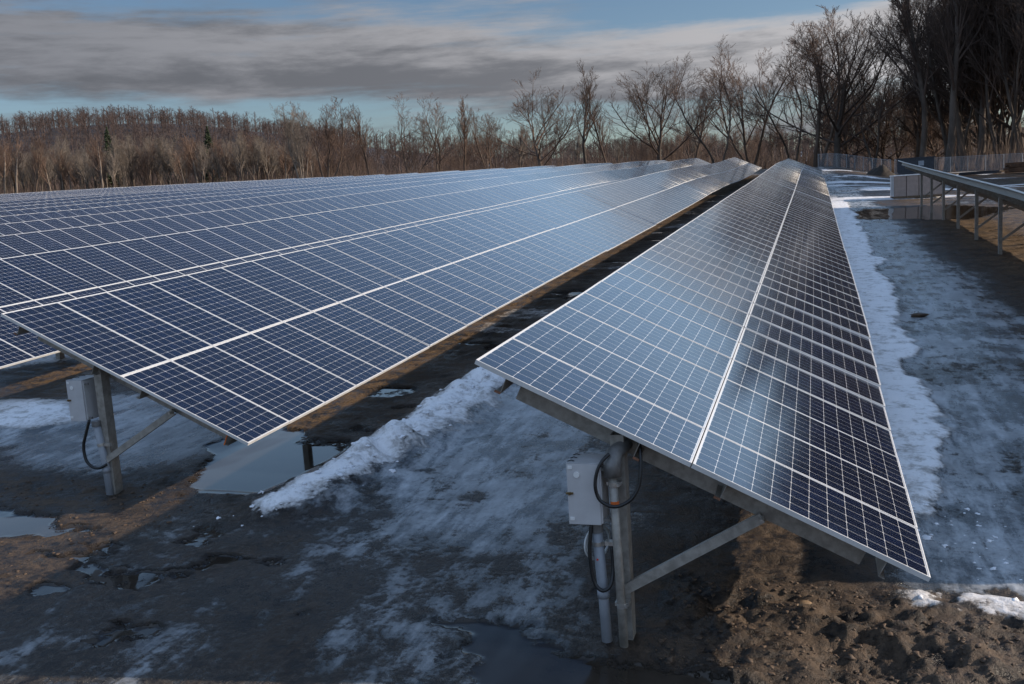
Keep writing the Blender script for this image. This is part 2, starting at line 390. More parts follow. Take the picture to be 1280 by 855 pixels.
    wat = np.maximum(wat, np.maximum(wf, wf2)*(snow < 0.3))
    straw = sstep(x, -7.4, -6.6)*sstep(-x, 4.6, 5.2)*sstep(y, 3.5, 5.5)
    straw = np.maximum(straw, sstep(x, -14.6, -13.6)*sstep(-x, 11.0, 11.8)*sstep(y, 7.5, 9))
    straw = np.maximum(straw, sstep(x, 7.2, 9)*sstep(y, 14, 22)*0.8)
    return snow, ice, wat, straw
def H(x, y, with_detail=True):
    h = H0(x, y)
    if not with_detail: return h
    x = np.asarray(x, dtype=float); y = np.asarray(y, dtype=float)
    snow, ice, wat, straw = masks(x, y)
    near = sstep(-np.hypot(x, y-6), -70, -25)
    mud = np.clip(1 - np.maximum(snow, ice), 0, 1)*(1 - sstep(wat, 0.35, 0.6))
    rough = fbm(x, y, 1.3, 3, 61)*0.10 + fbm(x, y, 5.0, 4, 63)*0.075 + np.abs(fbm(x, y, 9, 3, 64))*-0.05
    fg = sstep(-y, -1.9, -0.9)*sstep(x, 1.2, 2.0)
    rough = rough*(0.35 + 1.5*sstep(fbm(x, y, 0.9, 3, 85), -0.22, 0.22)) + 0.05*np.maximum(0, fbm(x, y, 2.6, 4, 87)-0.05)*sstep(fg, 0, 1)*4
    h = h + near*mud*(rough*(0.5+0.9*fg) + 0.015)
    h = h + near*snow*(0.09 + fbm(x, y, 1.5, 4, 65)*0.10 + 0.03*fbm(x, y, 6, 3, 66))
    d, u = poly_d(x, y, RIDGE)
    h = h + near*np.clip(1.1-d/0.72, 0, 1)*sstep(u, 0, 1.2)*(0.20+0.42*fbm(x, y, 2.0, 5, 67)+0.10*np.abs(fbm(x, y, 5, 3, 69)))
    h = h + near*ice*(0.02 + 0.03*fbm(x*1.0, y*0.25, 2.2, 3, 68))
    # wheel tracks on the right lane
    tr = np.exp(-((x-5.35-0.15*fbm(x*0, y, .1, 2, 3))/0.16)**2) + np.exp(-((x-6.9)/0.16)**2)
    h = h - near*0.025*tr*ice*sstep(y, 4, 9)
    h = h - near*0.03*sstep(wat, 0.3, 0.6)*(1-snow)
    return h
def hz(x, y): return float(H0(np.array([x]), np.array([y]))[0])

def lines(segs):
    out = [segs[0][0]]
    for a, b, st in segs:
        n = max(1, int(round((b-a)/st))); out += [a+(b-a)*(i+1)/n for i in range(n)]
    return out
def grow(a, st, k, end):
    out = []; x = a
    while abs(x) < abs(end):
        st *= k; x += st if end > 0 else -st; out.append(x)
    return out
gx = lines([(-14,-8,0.09),(-8,-2.6,0.035),(-2.6,0.6,0.045),(0.6,4.9,0.026),(4.9,8,0.06),(8,14,0.12)])
gx = sorted(grow(-14, 0.09, 1.09, -1400)) + gx + grow(14, 0.12, 1.09, 1400)
gy = lines([(-3,-0.9,0.05),(-0.9,1.9,0.024),(1.9,7,0.045),(7,14,0.08),(14,40,0.2),(40,70,0.35)])
gy = sorted(grow(-3, 0.05, 1.16, -300)) + gy + grow(70, 0.35, 1.08, 1500)
GX, GY = np.meshgrid(np.array(gx), np.array(gy)); nx, ny = len(gx), len(gy)
GZ = H(GX, GY)
idx = np.arange(nx*ny).reshape(ny, nx)
F = np.stack([idx[:-1,:-1], idx[:-1,1:], idx[1:,1:], idx[1:,:-1]], -1).reshape(-1, 4)
def ground_mat():
    m, t, b = mat('thawing_ground')
    co = t.node('ShaderNodeTexCoord').outputs['Object']
    at = t.node('ShaderNodeAttribute', attribute_name='cover')
    sn, ic, wa = t.sep(at.outputs['Vector']); stw = at.outputs['Alpha']
    nA = t.noise(co, 3.2, 8, 0.62); nB = t.noise(co, 14, 6, 0.65); nC = t.noise(co, 0.8, 6, 0.6, 0.4)
    nD = t.noise(t.vmul(co, (1.0, 0.24, 1.0)), 5.0, 9, 0.66, 0.25)
    nE = t.noise(co, 55, 4, 0.7)
    p = lambda base, n, amp: t.m('ADD', base, t.m('MULTIPLY', t.m('SUBTRACT', n, 0.5), amp))
    snow = t.ss(p(p(p(sn, nA, 1.0), nB, 0.6), nE, 0.3), 0.40, 0.60)
    ice = t.ss(p(p(p(ic, nA, 1.3), nB, 0.9), nD, 0.6), 0.34, 0.70)
    wat = t.ss(p(p(wa, nA, 1.0), nB, 0.8), 0.47, 0.54)
    shore = t.ss(p(p(wa, nA, 1.0), nB, 0.5), 0.0, 0.5)
    straw = t.m('MULTIPLY', stw, t.ss(p(p(nA, nB, 0.7), nC, 0.9), 0.34, 0.62))
    mudc = t.mix(t.ss(p(nA, nB, 0.8), 0.3, 0.72), (0.0085, 0.0060, 0.0045), (0.105, 0.073, 0.049))
    mudc = t.mix(t.m('MULTIPLY', t.ss(nE, 0.55, 0.75), 0.4), mudc, (0.105, 0.07, 0.045))
    strc = t.mix(t.ss(nE, 0.35, 0.7), (0.06, 0.036, 0.019), (0.27, 0.18, 0.095))
    
    mudc = t.mix(t.m('MULTIPLY', t.ss(p(nC, nA, 0.5), 0.52, 0.66), 0.62), mudc, (0.008, 0.006, 0.0046))
    mudc = t.mix(t.m('MULTIPLY', shore, 0.75), mudc, (0.020, 0.014, 0.010))
    mudc = t.mix(t.m('MULTIPLY', straw, 0.85), mudc, strc)
    thick = t.ss(p(p(p(ic, nA, 0.7), nC, 0.7), nD, 0.5), 0.45, 1.05)
    icec = t.mix(t.ss(p(p(nD, nC, 1.0), nB, 0.4), 0.30, 0.72), (0.075, 0.083, 0.092), (0.44, 0.46, 0.48))
    icec = t.mix(t.m('MULTIPLY', t.ss(nC, 0.50, 0.68), 0.45), icec, (0.06, 0.056, 0.052))
    icec = t.mix(t.m('MULTIPLY', t.ss(nB, 0.58, 0.72), 0.6), icec, (0.05, 0.043, 0.037))
    icec = t.mix(thick, t.mix(t.ss(nB, 0.35, 0.65), (0.008, 0.0075, 0.007), (0.045, 0.042, 0.039)), icec)
    snc = t.mix(t.ss(p(nA, nB, 0.6), 0.25, 0.55), (0.40, 0.385, 0.37), (0.80, 0.80, 0.81))
    snc = t.mix(t.m('MULTIPLY', t.ss(nB, 0.64, 0.74), 0.6), snc, (0.13, 0.10, 0.075))
    snc = t.mix(t.m('MULTIPLY', t.m('SUBTRACT', 1.0, t.ss(p(p(sn, nA, 0.9), nB, 0.7), 0.45, 0.95)), 0.8), snc, (0.30, 0.28, 0.26))
    snc = t.mix(t.m('MULTIPLY', t.ss(nE, 0.60, 0.72), 0.25), snc, (0.22, 0.19, 0.16))
    icec = t.mix(t.m('MULTIPLY', t.ss(nE, 0.57, 0.70), 0.35), icec, (0.05, 0.045, 0.04))
    c = t.mix(ice, mudc, icec)
    wc = t.mix(t.ss(nC, 0.4, 0.6), (0.022, 0.017, 0.013), (0.04, 0.032, 0.025))
    c = t.mix(wat, c, wc)
    c = t.mix(snow, c, snc)
    t.l.new(c, b.inputs['Base Color'])
    rm = t.mr(p(p(nA, nB, 0.7), nC, -0.8), 0.2, 0.7, 0.16, 0.80)
    ri = t.m('ADD', t.mr(p(p(nD, nA, 0.9), nC, 0.8), 0.3, 0.75, 0.07, 0.40), t.m('MULTIPLY', thick, 0.12))
    mx = lambda f, a, bb: t.m('ADD', t.m('MULTIPLY', t.m('SUBTRACT', 1.0, f), a), t.m('MULTIPLY', f, bb))
    r = mx(ice, rm, ri); r = mx(wat, r, t.mr(nC, 0.35, 0.65, 0.02, 0.09)); r = mx(snow, r, 0.65)
    t.l.new(r, b.inputs['Roughness'])
    S(b, 'Specular IOR Level', 0.5); S(b, 'IOR', 1.36)
    hh = t.m('ADD', t.m('MULTIPLY', nA, 1.0), t.m('ADD', t.m('MULTIPLY', nB, 0.6), t.m('MULTIPLY', nE, 0.25)))
    amp = mx(ice, 1.0, 0.32); amp = mx(snow, amp, 0.55); amp = mx(wat, amp, 0.0)
    t.l.new(t.bump(t.m('MULTIPLY', hh, amp), 0.85, 0.06), b.inputs['Normal'])
    return m
M['ground'] = ground_mat()
gme = mesh_np('ground', np.stack([GX.ravel(), GY.ravel(), GZ.ravel()], 1), F, M['ground'], True)
ca = gme.color_attributes.new('cover', 'FLOAT_COLOR', 'POINT')
sm, im, wm, stm = masks(GX, GY)
ca.data.foreach_set('color', np.stack([sm.ravel(), im.ravel(), wm.ravel(), stm.ravel()], 1).astype(np.float32).ravel())
ground = tag(link('ground', gme), kind='structure')

# ------------------------------------------------------------------ solar tables
TILT = 0.457; PITCH_J = 1.012; PITCH_I = 1.966
def make_panel_parts():
    lam = MB(); t0 = 0.011
    zt = -0.003; zb = -0.010
    x0, x1, y0, y1 = t0, PLEN-t0, t0, PWID-t0
    lam.quad([(x0,y0,zt),(x1,y0,zt),(x1,y1,zt),(x0,y1,zt)], 0, [(x0,y0),(x1,y0),(x1,y1),(x0,y1)])
    lam.quad([(x0,y1,zb),(x1,y1,zb),(x1,y0,zb),(x0,y0,zb)], 1)
    fr = MB()
    fr.box((0,0,-0.04),(PLEN,t0,0)); fr.box((0,PWID-t0,-0.04),(PLEN,PWID,0))
    fr.box((0,t0,-0.04),(t0,PWID-t0,0)); fr.box((PLEN-t0,t0,-0.04),(PLEN,PWID-t0,0))
    return lam.mesh('solar_panel', [M['cells'], M['backsheet']]), fr.mesh('frame', M['alu'])
ME_LAM, ME_FRAME = make_panel_parts()
rng = random.Random(3)

class Table:
    """one continuous row of the array: x0,y0 the high near corner, nj panels long"""
    def __init__(s, x0, y0, nj, dz=0.0, calm=12, seed=0, twist=0.0, pdx=0.0, rise=0.0):
        s.pdx, s.rise = pdx, rise; s.x0, s.y0, s.nj, s.dz = x0, y0, nj, dz; s.rng = random.Random(seed); s.twist = twist
        s.sec = []
        for k in range(nj//11+2):
            s.sec.append((0, 0) if k*11 < calm else (s.rng.gauss(0, 0.004), s.rng.gauss(0, 0.005)))
    def tilt(s, j):
        b = TILT - s.twist*float(sstep(j, 3, 11))
        return b
    def edge(s, j):
        y = s.y0 + j*PITCH_J
        return Vector((s.x0, y, hz(s.x0+1.15, y) + 2.5 + s.dz + s.rise*float(sstep(y, 8, 22))))
    def frame(s, j, i=0):
        """local frame of panel (i, j): x down slope, y along row, z normal"""
        p = s.edge(j); q = s.edge(j+1); b = (q-p).normalized()
        k = min(int(j//11), len(s.sec)-1); jt, jz = s.sec[k]
        th = s.tilt(j) + jt
        a = Vector((math.cos(th), 0, -math.sin(th))); a = (a - b*a.dot(b)).normalized(); n = a.cross(b)
        o = p + a*(i*PITCH_I) + Vector((0, 0, jz))
        return Matrix(((a.x, b.x, n.x, o.x), (a.y, b.y, n.y, o.y), (a.z, b.z, n.z, o.z), (0, 0, 0, 1)))
    def at(s, u, y, depth=0.0):
        """point at slope distance u, depth under the panel plane, world y offset"""
        j = y/PITCH_J; m = s.frame(max(0, min(j, s.nj-1)))
        jf = min(max(j, 0), s.nj-1)
        return m @ Vector((u, (j-jf)*PITCH_J, -depth))
PUR = [0.15*PITCH_I, 0.77*PITCH_I, 1.16*PITCH_I, 1.83*PITCH_I]
POST_U = 1.24
def c_section(p, ux, uy, w_, d_, t_=0.008):
    """C profile: web along ux (width w_), flanges along uy (depth d_)"""
    q = [(0,0),(w_,0),(w_,d_),(w_-t_,d_),(w_-t_,t_),(t_,t_),(t_,d_),(0,d_)]
    return [p + ux*a + uy*b for a, b in q]
def add_rafter(mb, T, y, t=0.05):
    # channel beam across the table, deep 0.13 under the purlins
    a = T.at(0.38, y); b = T.at(3.50, y); d = (b-a).normalized()
    n = Vector((d.z, 0, -d.x)); n = n if n.z < 0 else -n
    Y = Vector((0, 1, 0))
    for P in ((a, b),):
        pr = []
        for p in P:
            o = p + n*0.118
            # web faces the near end, flanges point back
            pr.append([o, o+Y*t, o+Y*t+n*0.008, o+Y*0.008+n*0.008, o+Y*0.008+n*0.154, o+Y*t+n*0.154, o+Y*t+n*0.162, o+n*0.162])
        mb.loft(pr)
def ME_local(mb, name, m, root, base, smooth=False):
    b = Vector(base)
    mb.v = [tuple(Vector(p)-b) for p in mb.v]
    return mb.obj(name, m, root, smooth)

def build_table(T, label, cat='solar array', full=True, group='rows of the solar array', cap_colors=None, npan=50, posts=True, post0=0.05):
    base = Vector((T.x0+1.15, T.y0, hz(T.x0+1.15, T.y0)))
    root = thing('solar_array', label, cat, base, group)
    inv = Matrix.Translation(-base)
    jit = random.Random(T.nj*7+1)
    bank = []; 
    for j in range(T.nj):
        for i in (0, 1):
            m = T.frame(j, i)
            e = Matrix.Rotation(jit.gauss(0, 0.0016 if j > 3 else 0.0008), 4, 'X') @ Matrix.Rotation(jit.gauss(0, 0.0012), 4, 'Y')
            m = inv @ m @ e
            if j < npan:
                o = link('solar_panel', ME_LAM, root, m)
                if full: link('frame', ME_FRAME, o)
                else: link('frame', ME_FRAME, o)
            else: bank.append(m)
    if bank:
        lv = np.array([v.co[:] for v in ME_LAM.vertices]); fv = np.array([v.co[:] for v in ME_FRAME.vertices])
        lf = np.array([p.vertices[:] for p in ME_LAM.polygons]); ff = np.array([p.vertices[:] for p in ME_FRAME.polygons])
        av = np.concatenate([lv, fv]); af = np.concatenate([lf, ff+len(lv)])
        V = []; FF = []; k = len(av)
        for q, m in enumerate(bank):
            mm = np.array(m); V.append(av@mm[:3,:3].T + mm[:3,3]); FF.append(af+q*k)
        V = np.concatenate(V); FF = np.concatenate(FF)
        me = mesh_np('panel_bank', V, FF, M['cells']); me.materials.append(M['backsheet']); me.materials.append(M['alu'])
        mi = np.tile(np.array([0, 1]+[2]*len(ff), dtype=np.int32), len(bank)); me.polygons.foreach_set('material_index', mi)
        ul = me.uv_layers.new(name='UVMap'); t0 = 0.011
        one = np.zeros((len(af)*4, 2), dtype=np.float32); one[:4] = [(t0,t0),(PLEN-t0,t0),(PLEN-t0,PWID-t0),(t0,PWID-t0)]
        ul.data.foreach_set('uv', np.tile(one, (len(bank), 1)).ravel())
        o = link('panel_bank', me, root); tag(o, kind='stuff')
    # purlins
    ys = [0.03] + [PITCH_J*k for k in range(2, T.nj, 3)] + [T.nj*PITCH_J-0.05]
    for pi, u in enumerate(PUR):
        mb = MB(); prof = []
        for y in ys:
            m = T.frame(max(0, min(y/PITCH_J, T.nj-1))); p = T.at(u, y, 0.041)
            ax = m.to_3x3() @ Vector((1,0,0)); az = -(m.to_3x3() @ Vector((0,0,1)))
            wd = 0.05 if pi % 2 else -0.05
            q = [(0,0),(wd,0),(wd,0.006),(0.006*(1 if wd>0 else -1),0.006),(0.006*(1 if wd>0 else -1),0.144),(wd,0.144),(wd,0.150),(0,0.150)]
            if wd < 0: q = [(-a, b) for a, b in q]; ax = -ax
            prof.append([p+ax*a+az*b for a, b in q])
        mb.loft(prof)
        pu = ME_local(mb, 'purlin', M['galv'], root, base)
        if cap_colors and cap_colors[pi]:
            cb = MB(); m = T.frame(0); p = T.at(u, 0.018, 0.043)
            ax = m.to_3x3() @ Vector((1,0,0)); az = -(m.to_3x3() @ Vector((0,0,1))); ay = Vector((0,1,0))
            s_ = 1 if pi % 2 else -1
            w0 = 0.016 if cap_colors[pi] == 'orange' else 0.055; h0 = 0.0 if cap_colors[pi] == 'orange' else 0.132
            cc = [p+az*h0, p+ax*w0*s_+az*h0, p+ax*w0*s_+az*0.152, p+az*0.152]
            cb.loft([cc, [c+ay*0.010 for c in cc]])
            ME_local(cb, 'end_guard', M[cap_colors[pi]], pu, base)
    if posts:
        y = post0; k = 0
        bulk = None
        while y < T.nj*PITCH_J - 0.5:
            add_support(T, root, base, y, k, full); y += 5.06; k += 1
    return root
def add_support(T, root, base, y, k, full):
    yw = T.y0+y
    r = MB(); add_rafter(r, T, y+0.28); 
    if full or k < 3: ME_local(r, 'rafter', M['galv'], root, base)
    top = T.at(POST_U, y, 0.10); pt = T.at(POST_U + T.pdx + 0.16, y, 0.07)
    px = top.x + T.pdx; gz = hz(px, yw)
    p = MB(); 
    prof = lambda z: [Vector((px+a, yw+0.12+b, z)) for a, b in ((0,0),(0.115,0),(0.115,0.15),(0.075,0.15),(0.075,0.142),(0.107,0.142),(0.107,0.008),(0.008,0.008),(0.008,0.142),(0.04,0.142),(0.04,0.15),(0,0.15))]
    p.loft([prof(gz-0.3), prof(pt.z)])
    if full or k < 3: po = ME_local(p, 'post', M['galv'], root, base)
    bz = gz+0.47
    e = T.at(2.66, y+0.2, 0.255)
    q = MB(); a = Vector((px+0.05, yw+0.10, bz)); bq = Vector((e.x, yw+0.27, e.z)); d = (bq-a).normalized(); n = Vector((-d.z, 0, d.x)); Y = Vector((0,1,0))
    pr = [[o+n*0.042-Y*0.02, o-n*0.042-Y*0.02, o-n*0.042+Y*0.03, o-n*0.030+Y*0.03, o-n*0.030-Y*0.014, o+n*0.030-Y*0.014, o+n*0.030+Y*0.03, o+n*0.042+Y*0.03] for o in (a, bq)]
    q.loft(pr)
    if full or k < 3:
        bo = ME_local(q, 'brace', M['galv'], root, base)
        if k == 0:
            for c in (a, Vector((e.x, yw+0.20, e.z))):
                bl = MB(); bl.tube([c+Vector((0,-0.035,0)), c+Vector((0,0.06,0))], 0.018, 6)
                ME_local(bl, 'bolt', M['zinc'], bo, base)

T1 = Table(0, 0, 107, seed=1, twist=0.032)
T2 = Table(-7.572, 2.611, 127, dz=-0.01, seed=2, twist=0.015, pdx=0.14)
T3 = Table(-15.34, 5.37, 148, dz=-0.02, seed=5)
T0 = Table(7.6, 3.3, 52, rise=0.2, seed=4)
build_table(T1, 'nearest row of panels, running from the foreground corner away beside the snowy lane', cap_colors=['rust', 'rust', 'rust', None])
build_table(T2, 'second row of panels, its first post at the left carrying a shaded grey box', cap_colors=['rust', None, None, 'orange'])
build_table(T3, 'third row of panels, its low edge peeking out behind the left grey box')
build_table(T0, 'row of panels at the right edge seen from behind on its row of pale posts', npan=50)
ends = [163, 150, 140, 135, 133, 132, 134, 136, 138, 140, 141, 142, 142, 143, 143, 144]
words = ['fourth','fifth','sixth','seventh','eighth','ninth','tenth','eleventh','twelfth','thirteenth','fourteenth','fifteenth','sixteenth','seventeenth','eighteenth','nineteenth']
for k, wd in enumerate(words):
    x = -15.34-7.7*(k+1); y0 = 5.37+2.65*(k+1)*0.5
    T = Table(x, y0, ends[k], seed=10+k, calm=0)
    if k < 14:
        lab = wd + ' row of panels counted from the right, far across the field'
    else: lab = wd + ' row of panels counted from the right, by the far woods'
    build_table(T, lab, full=False, npan=50 if k < 2 else 0)

# ------------------------------------------------------------------ electrical boxes, conduits and cables at the two near posts
def arc(c, r, a0, a1, n, ax=Vector((1,0,0)), ay=Vector((0,0,1))):
    return [c + ax*(r*math.cos(a0+(a1-a0)*i/n)) + ay*(r*math.sin(a0+(a1-a0)*i/n)) for i in range(n+1)]
def curve_pts(P, n=8):
    P = [Vector(p) for p in P]; out = []
    Q = [P[0]*2-P[1]] + P + [P[-1]*2-P[-2]]
    for i in range(1, len(Q)-2):
        for k in range(n):
            t = k/n; a, b, c, d = Q[i-1], Q[i], Q[i+1], Q[i+2]
            out.append(0.5*((2*b)+(c-a)*t+(2*a-5*b+4*c-d)*t*t+(3*b-a-3*c+d)*t**3))
    out.append(P[-1]); return out
def elec_box(x0, yf, z0, z1, wdt, dep, label):
    root = thing('electrical_box', label, 'electrical box', (x0, yf, z0))
    h = z1-z0
    b = MB(); b.box((0.006, 0.02, 0.0), (wdt, dep, h)); b.obj('cabinet', M['box'], root, bevel=0.006)
    d = MB(); d.box((0, 0, -0.004), (wdt-0.012, 0.018, h+0.004)); dr = d.obj('door', M['box'], root, bevel=0.004)
    k = MB(); k.tube([(0.085, -0.008, h*0.83), (0.085, 0.001, h*0.83)], 0.026, 20); k.obj('round_plug', M['white_cap'], dr)
    l = MB(); l.box((-0.012, -0.012, h*0.50), (0.05, 0.0, h*0.535)); l.box((0.01, -0.022, h*0.49), (0.03, -0.012, h*0.545)); l.obj('latch', M['brass'], dr, bevel=0.003)
    for hz_ in (0.06, 0.92):
        q = MB(); q.box((0.012, -0.006, h*hz_), (0.05, 0.0, h*hz_+0.03)); q.obj('hinge_pad', M['white_cap'], dr, bevel=0.002)
    fl = MB(); fl.box((0.0, 0.0, h+0.0045), (wdt+0.006, dep+0.004, h+0.012)); fl.obj('rain_lid', M['boxtop'], root, bevel=0.003)
    c = MB()
    for t in (0.08, 0.42, 0.75):
        c.tube([(0.0, 0.02+t*dep, h+0.012), (0.03, 0.03+t*dep, h+0.022), (0.06, 0.03+t*dep, h+0.013)], 0.005, 5)
    c.obj('hold_down_clip', M['black'], root)
    s = MB(); s.box((wdt+0.001, 0.03, 0.02), (wdt+0.06, 0.05, 0.045)); s.box((wdt+0.001, 0.03, h-0.06), (wdt+0.06, 0.05, h-0.035)); s.obj('mounting_strut', M['galv_dark'], root)
    return root
g1 = hz(1.15, 0.1)
elec_box(0.725, 0.0, 1.088, 1.60, 0.285, 0.30, 'pale grey electrical box with white round plug under the nearest panel corner')
g2 = hz(-6.4, 2.75)
elec_box(-6.762, 2.711, 1.262, 1.80, 0.262, 0.36, 'grey electrical box on the post at the left, its side in deep shade')
# T1: steel pipe in front of the post, weatherhead, straps
pr = thing('steel_pipe', 'tall galvanised pipe strapped in front of the nearest post, with an orange sticker', 'pipe', (1.13, 0.06, g1))
b = MB(); b.tube([(0,0,-0.2),(-0.015,0,0.7),(-0.03,0,1.55)], 0.038, 16); b.obj('tube', M['galv'], pr, True)
b = MB(); b.tube([(-0.03,0,1.50),(-0.03,0.0,1.60),(-0.015,0.06,1.68),(0.03,0.14,1.71),(0.06,0.22,1.72)], [0.075,0.075,0.07,0.062,0.055], 16); b.obj('weatherhead', M['galv_dark'], pr, True)
for z, xo in ((0.36, -0.007), (1.41, -0.027)):
    b = MB(); b.tube([(xo,0,z),(xo,0,z+0.04)], 0.0415, 16); b.box((xo-0.06,0.01,z+0.005),(xo+0.06,0.09,z+0.035)); b.box((xo+0.03,-0.035,z+0.008),(xo+0.055,-0.005,z+0.03)); b.obj('strap', M['zinc'], pr)
b = MB(); b.tube([(-0.0235,0,1.25),(-0.0235,0,1.29)], 0.0392, 16, cap=False); b.obj('sticker', M['orange_label'], pr, True)
# T1 conduit
c1 = thing('conduit', 'fat grey plastic conduit rising from the mud to the nearest electrical box', 'conduit', (0.965, 0.11, g1))
b = MB(); b.tube([(0.012,0,-0.2),(-0.005,0,0.45),(-0.035,0,1.08)], 0.046, 18); b.obj('tube', M['pvc'], c1, True)
b = MB(); b.tube([(-0.002,0,0.42),(-0.004,0,0.49)], 0.054, 18); b.obj('coupling', M['pvc'], c1, True)
b = MB(); b.box((-0.038,-0.0485,0.76),(-0.022,-0.043,0.775)); b.obj('red_mark', M['red'], c1)
b = MB(); b.tube([(-0.034,0,1.0),(-0.035,0,1.085)], 0.058, 18); b.obj('hub', M['galv_dark'], c1)
b = MB(); b.tube([(-0.025,0,0.88),(-0.026,0,0.915)], 0.0505, 18); b.box((0.03,-0.01,0.88),(0.12,0.05,0.915)); b.obj('strap', M['zinc'], c1)
def cable(name, label, pts, r, m='black'):
    b = MB(); b.tube(curve_pts(pts), r, 8); o = b.obj(name, M[m], None, True); return tag(o, label, 'cable')
cable('cable', 'black cable looping from the pipe head round the front of the nearest pipe', [(1.09,0.02,1.69),(1.03,-0.02,1.63),(0.99,-0.04,1.54),(0.975,-0.05,1.43),(1.0,-0.05,1.33),(1.06,-0.05,1.28),(1.13,-0.04,1.262),(1.20,-0.02,1.28),(1.27,0.0,1.33),(1.32,0.02,1.42),(1.335,0.04,1.52),(1.335,0.08,1.66),(1.32,0.14,1.78)], 0.015)
cable('cable', 'black cable hanging from the bottom of the nearest box and curling past the conduit', [(0.90,0.06,1.08),(0.88,0.03,0.85),(0.89,0.02,0.68),(0.92,0.01,0.56),(0.98,0.01,0.51),(1.04,0.04,0.55),(1.06,0.09,0.68),(1.05,0.12,0.86)], 0.017)
b = MB()
for k, rr in enumerate((0.145, 0.135, 0.14, 0.13)):
    c = Vector((0.915, 0.17+0.014*k, 0.87)); b.tube(arc(c, rr, 0, 2*math.pi, 28, Vector((0.55,0.835,0)), Vector((0,0,1))), 0.009, 6, cap=False)
tag(b.obj('hose_coil', M['whitecoil'], None, True), 'coil of pale tubing hung behind the conduit under the nearest box', 'hose coil')
# T2 conduit and cable
X2 = -6.34
c2 = thing('conduit', 'grey conduit beside the left post, below the left electrical box', 'conduit', (X2, 2.76, g2))
b = MB(); b.tube([(0.02,0,-0.2),(0.01,0,0.4),(-0.06,0,1.0)], 0.048, 16); b.obj('tube', M['pvc'], c2, True)
b = MB(); b.tube([(0.012,0,0.30),(0.01,0,0.37)], 0.056, 16); b.obj('coupling', M['pvc'], c2, True)
b = MB(); b.tube([(-0.022,0,0.66),(-0.026,0,0.70)], 0.053, 16); b.box((0.03,-0.02,0.66),(0.13,0.02,0.70)); b.obj('strap', M['zinc'], c2)
b = MB(); b.tube([(-0.055,0,0.93),(-0.06,0,1.0)], 0.06, 16); b.obj('hub', M['galv_dark'], c2)
cable('cable', 'black cable drooping from the left electrical box to the left conduit', [(-6.47,2.72,1.27),(-6.53,2.70,1.1),(-6.59,2.69,0.92),(-6.57,2.68,0.74),(-6.49,2.68,0.65),(-6.38,2.68,0.63),(-6.28,2.72,0.67)], 0.02)

# ------------------------------------------------------------------ bare trees
def unit(v): return v/(np.linalg.norm(v)+1e-9)
class TreeMesh:
    def __init__(s): s.v = []; s.f = []; s.n = 0
    def tube(s, P, r, k):
        P = np.array(P); n = len(P); d = np.gradient(P, axis=0); d /= np.linalg.norm(d, axis=1)[:, None]+1e-9
        ref = np.array([0.31, 0.95, 0.05]) if abs(d[0][2]) > 0.8 else np.array([0.1, 0.1, 0.99])
        x = np.cross(d, ref); x /= np.linalg.norm(x, axis=1)[:, None]+1e-9; y = np.cross(d, x)
        a = np.arange(k)*2*np.pi/k
        ring = P[:, None, :] + np.asarray(r)[:, None, None]*(x[:, None, :]*np.cos(a)[None, :, None] + y[:, None, :]*np.sin(a)[None, :, None])
        s.v.append(ring.reshape(-1, 3))
        i = np.arange(n-1)[:, None]*k; q = np.arange(k)[None, :]; q2 = (q+1) % k
        s.f.append((np.stack([i+q, i+q2, i+k+q2, i+k+q], -1) + s.n).reshape(-1, 4)); s.n += n*k
    def mesh(s, name, m): return mesh_np(name, np.concatenate(s.v), np.concatenate(s.f), m, True)
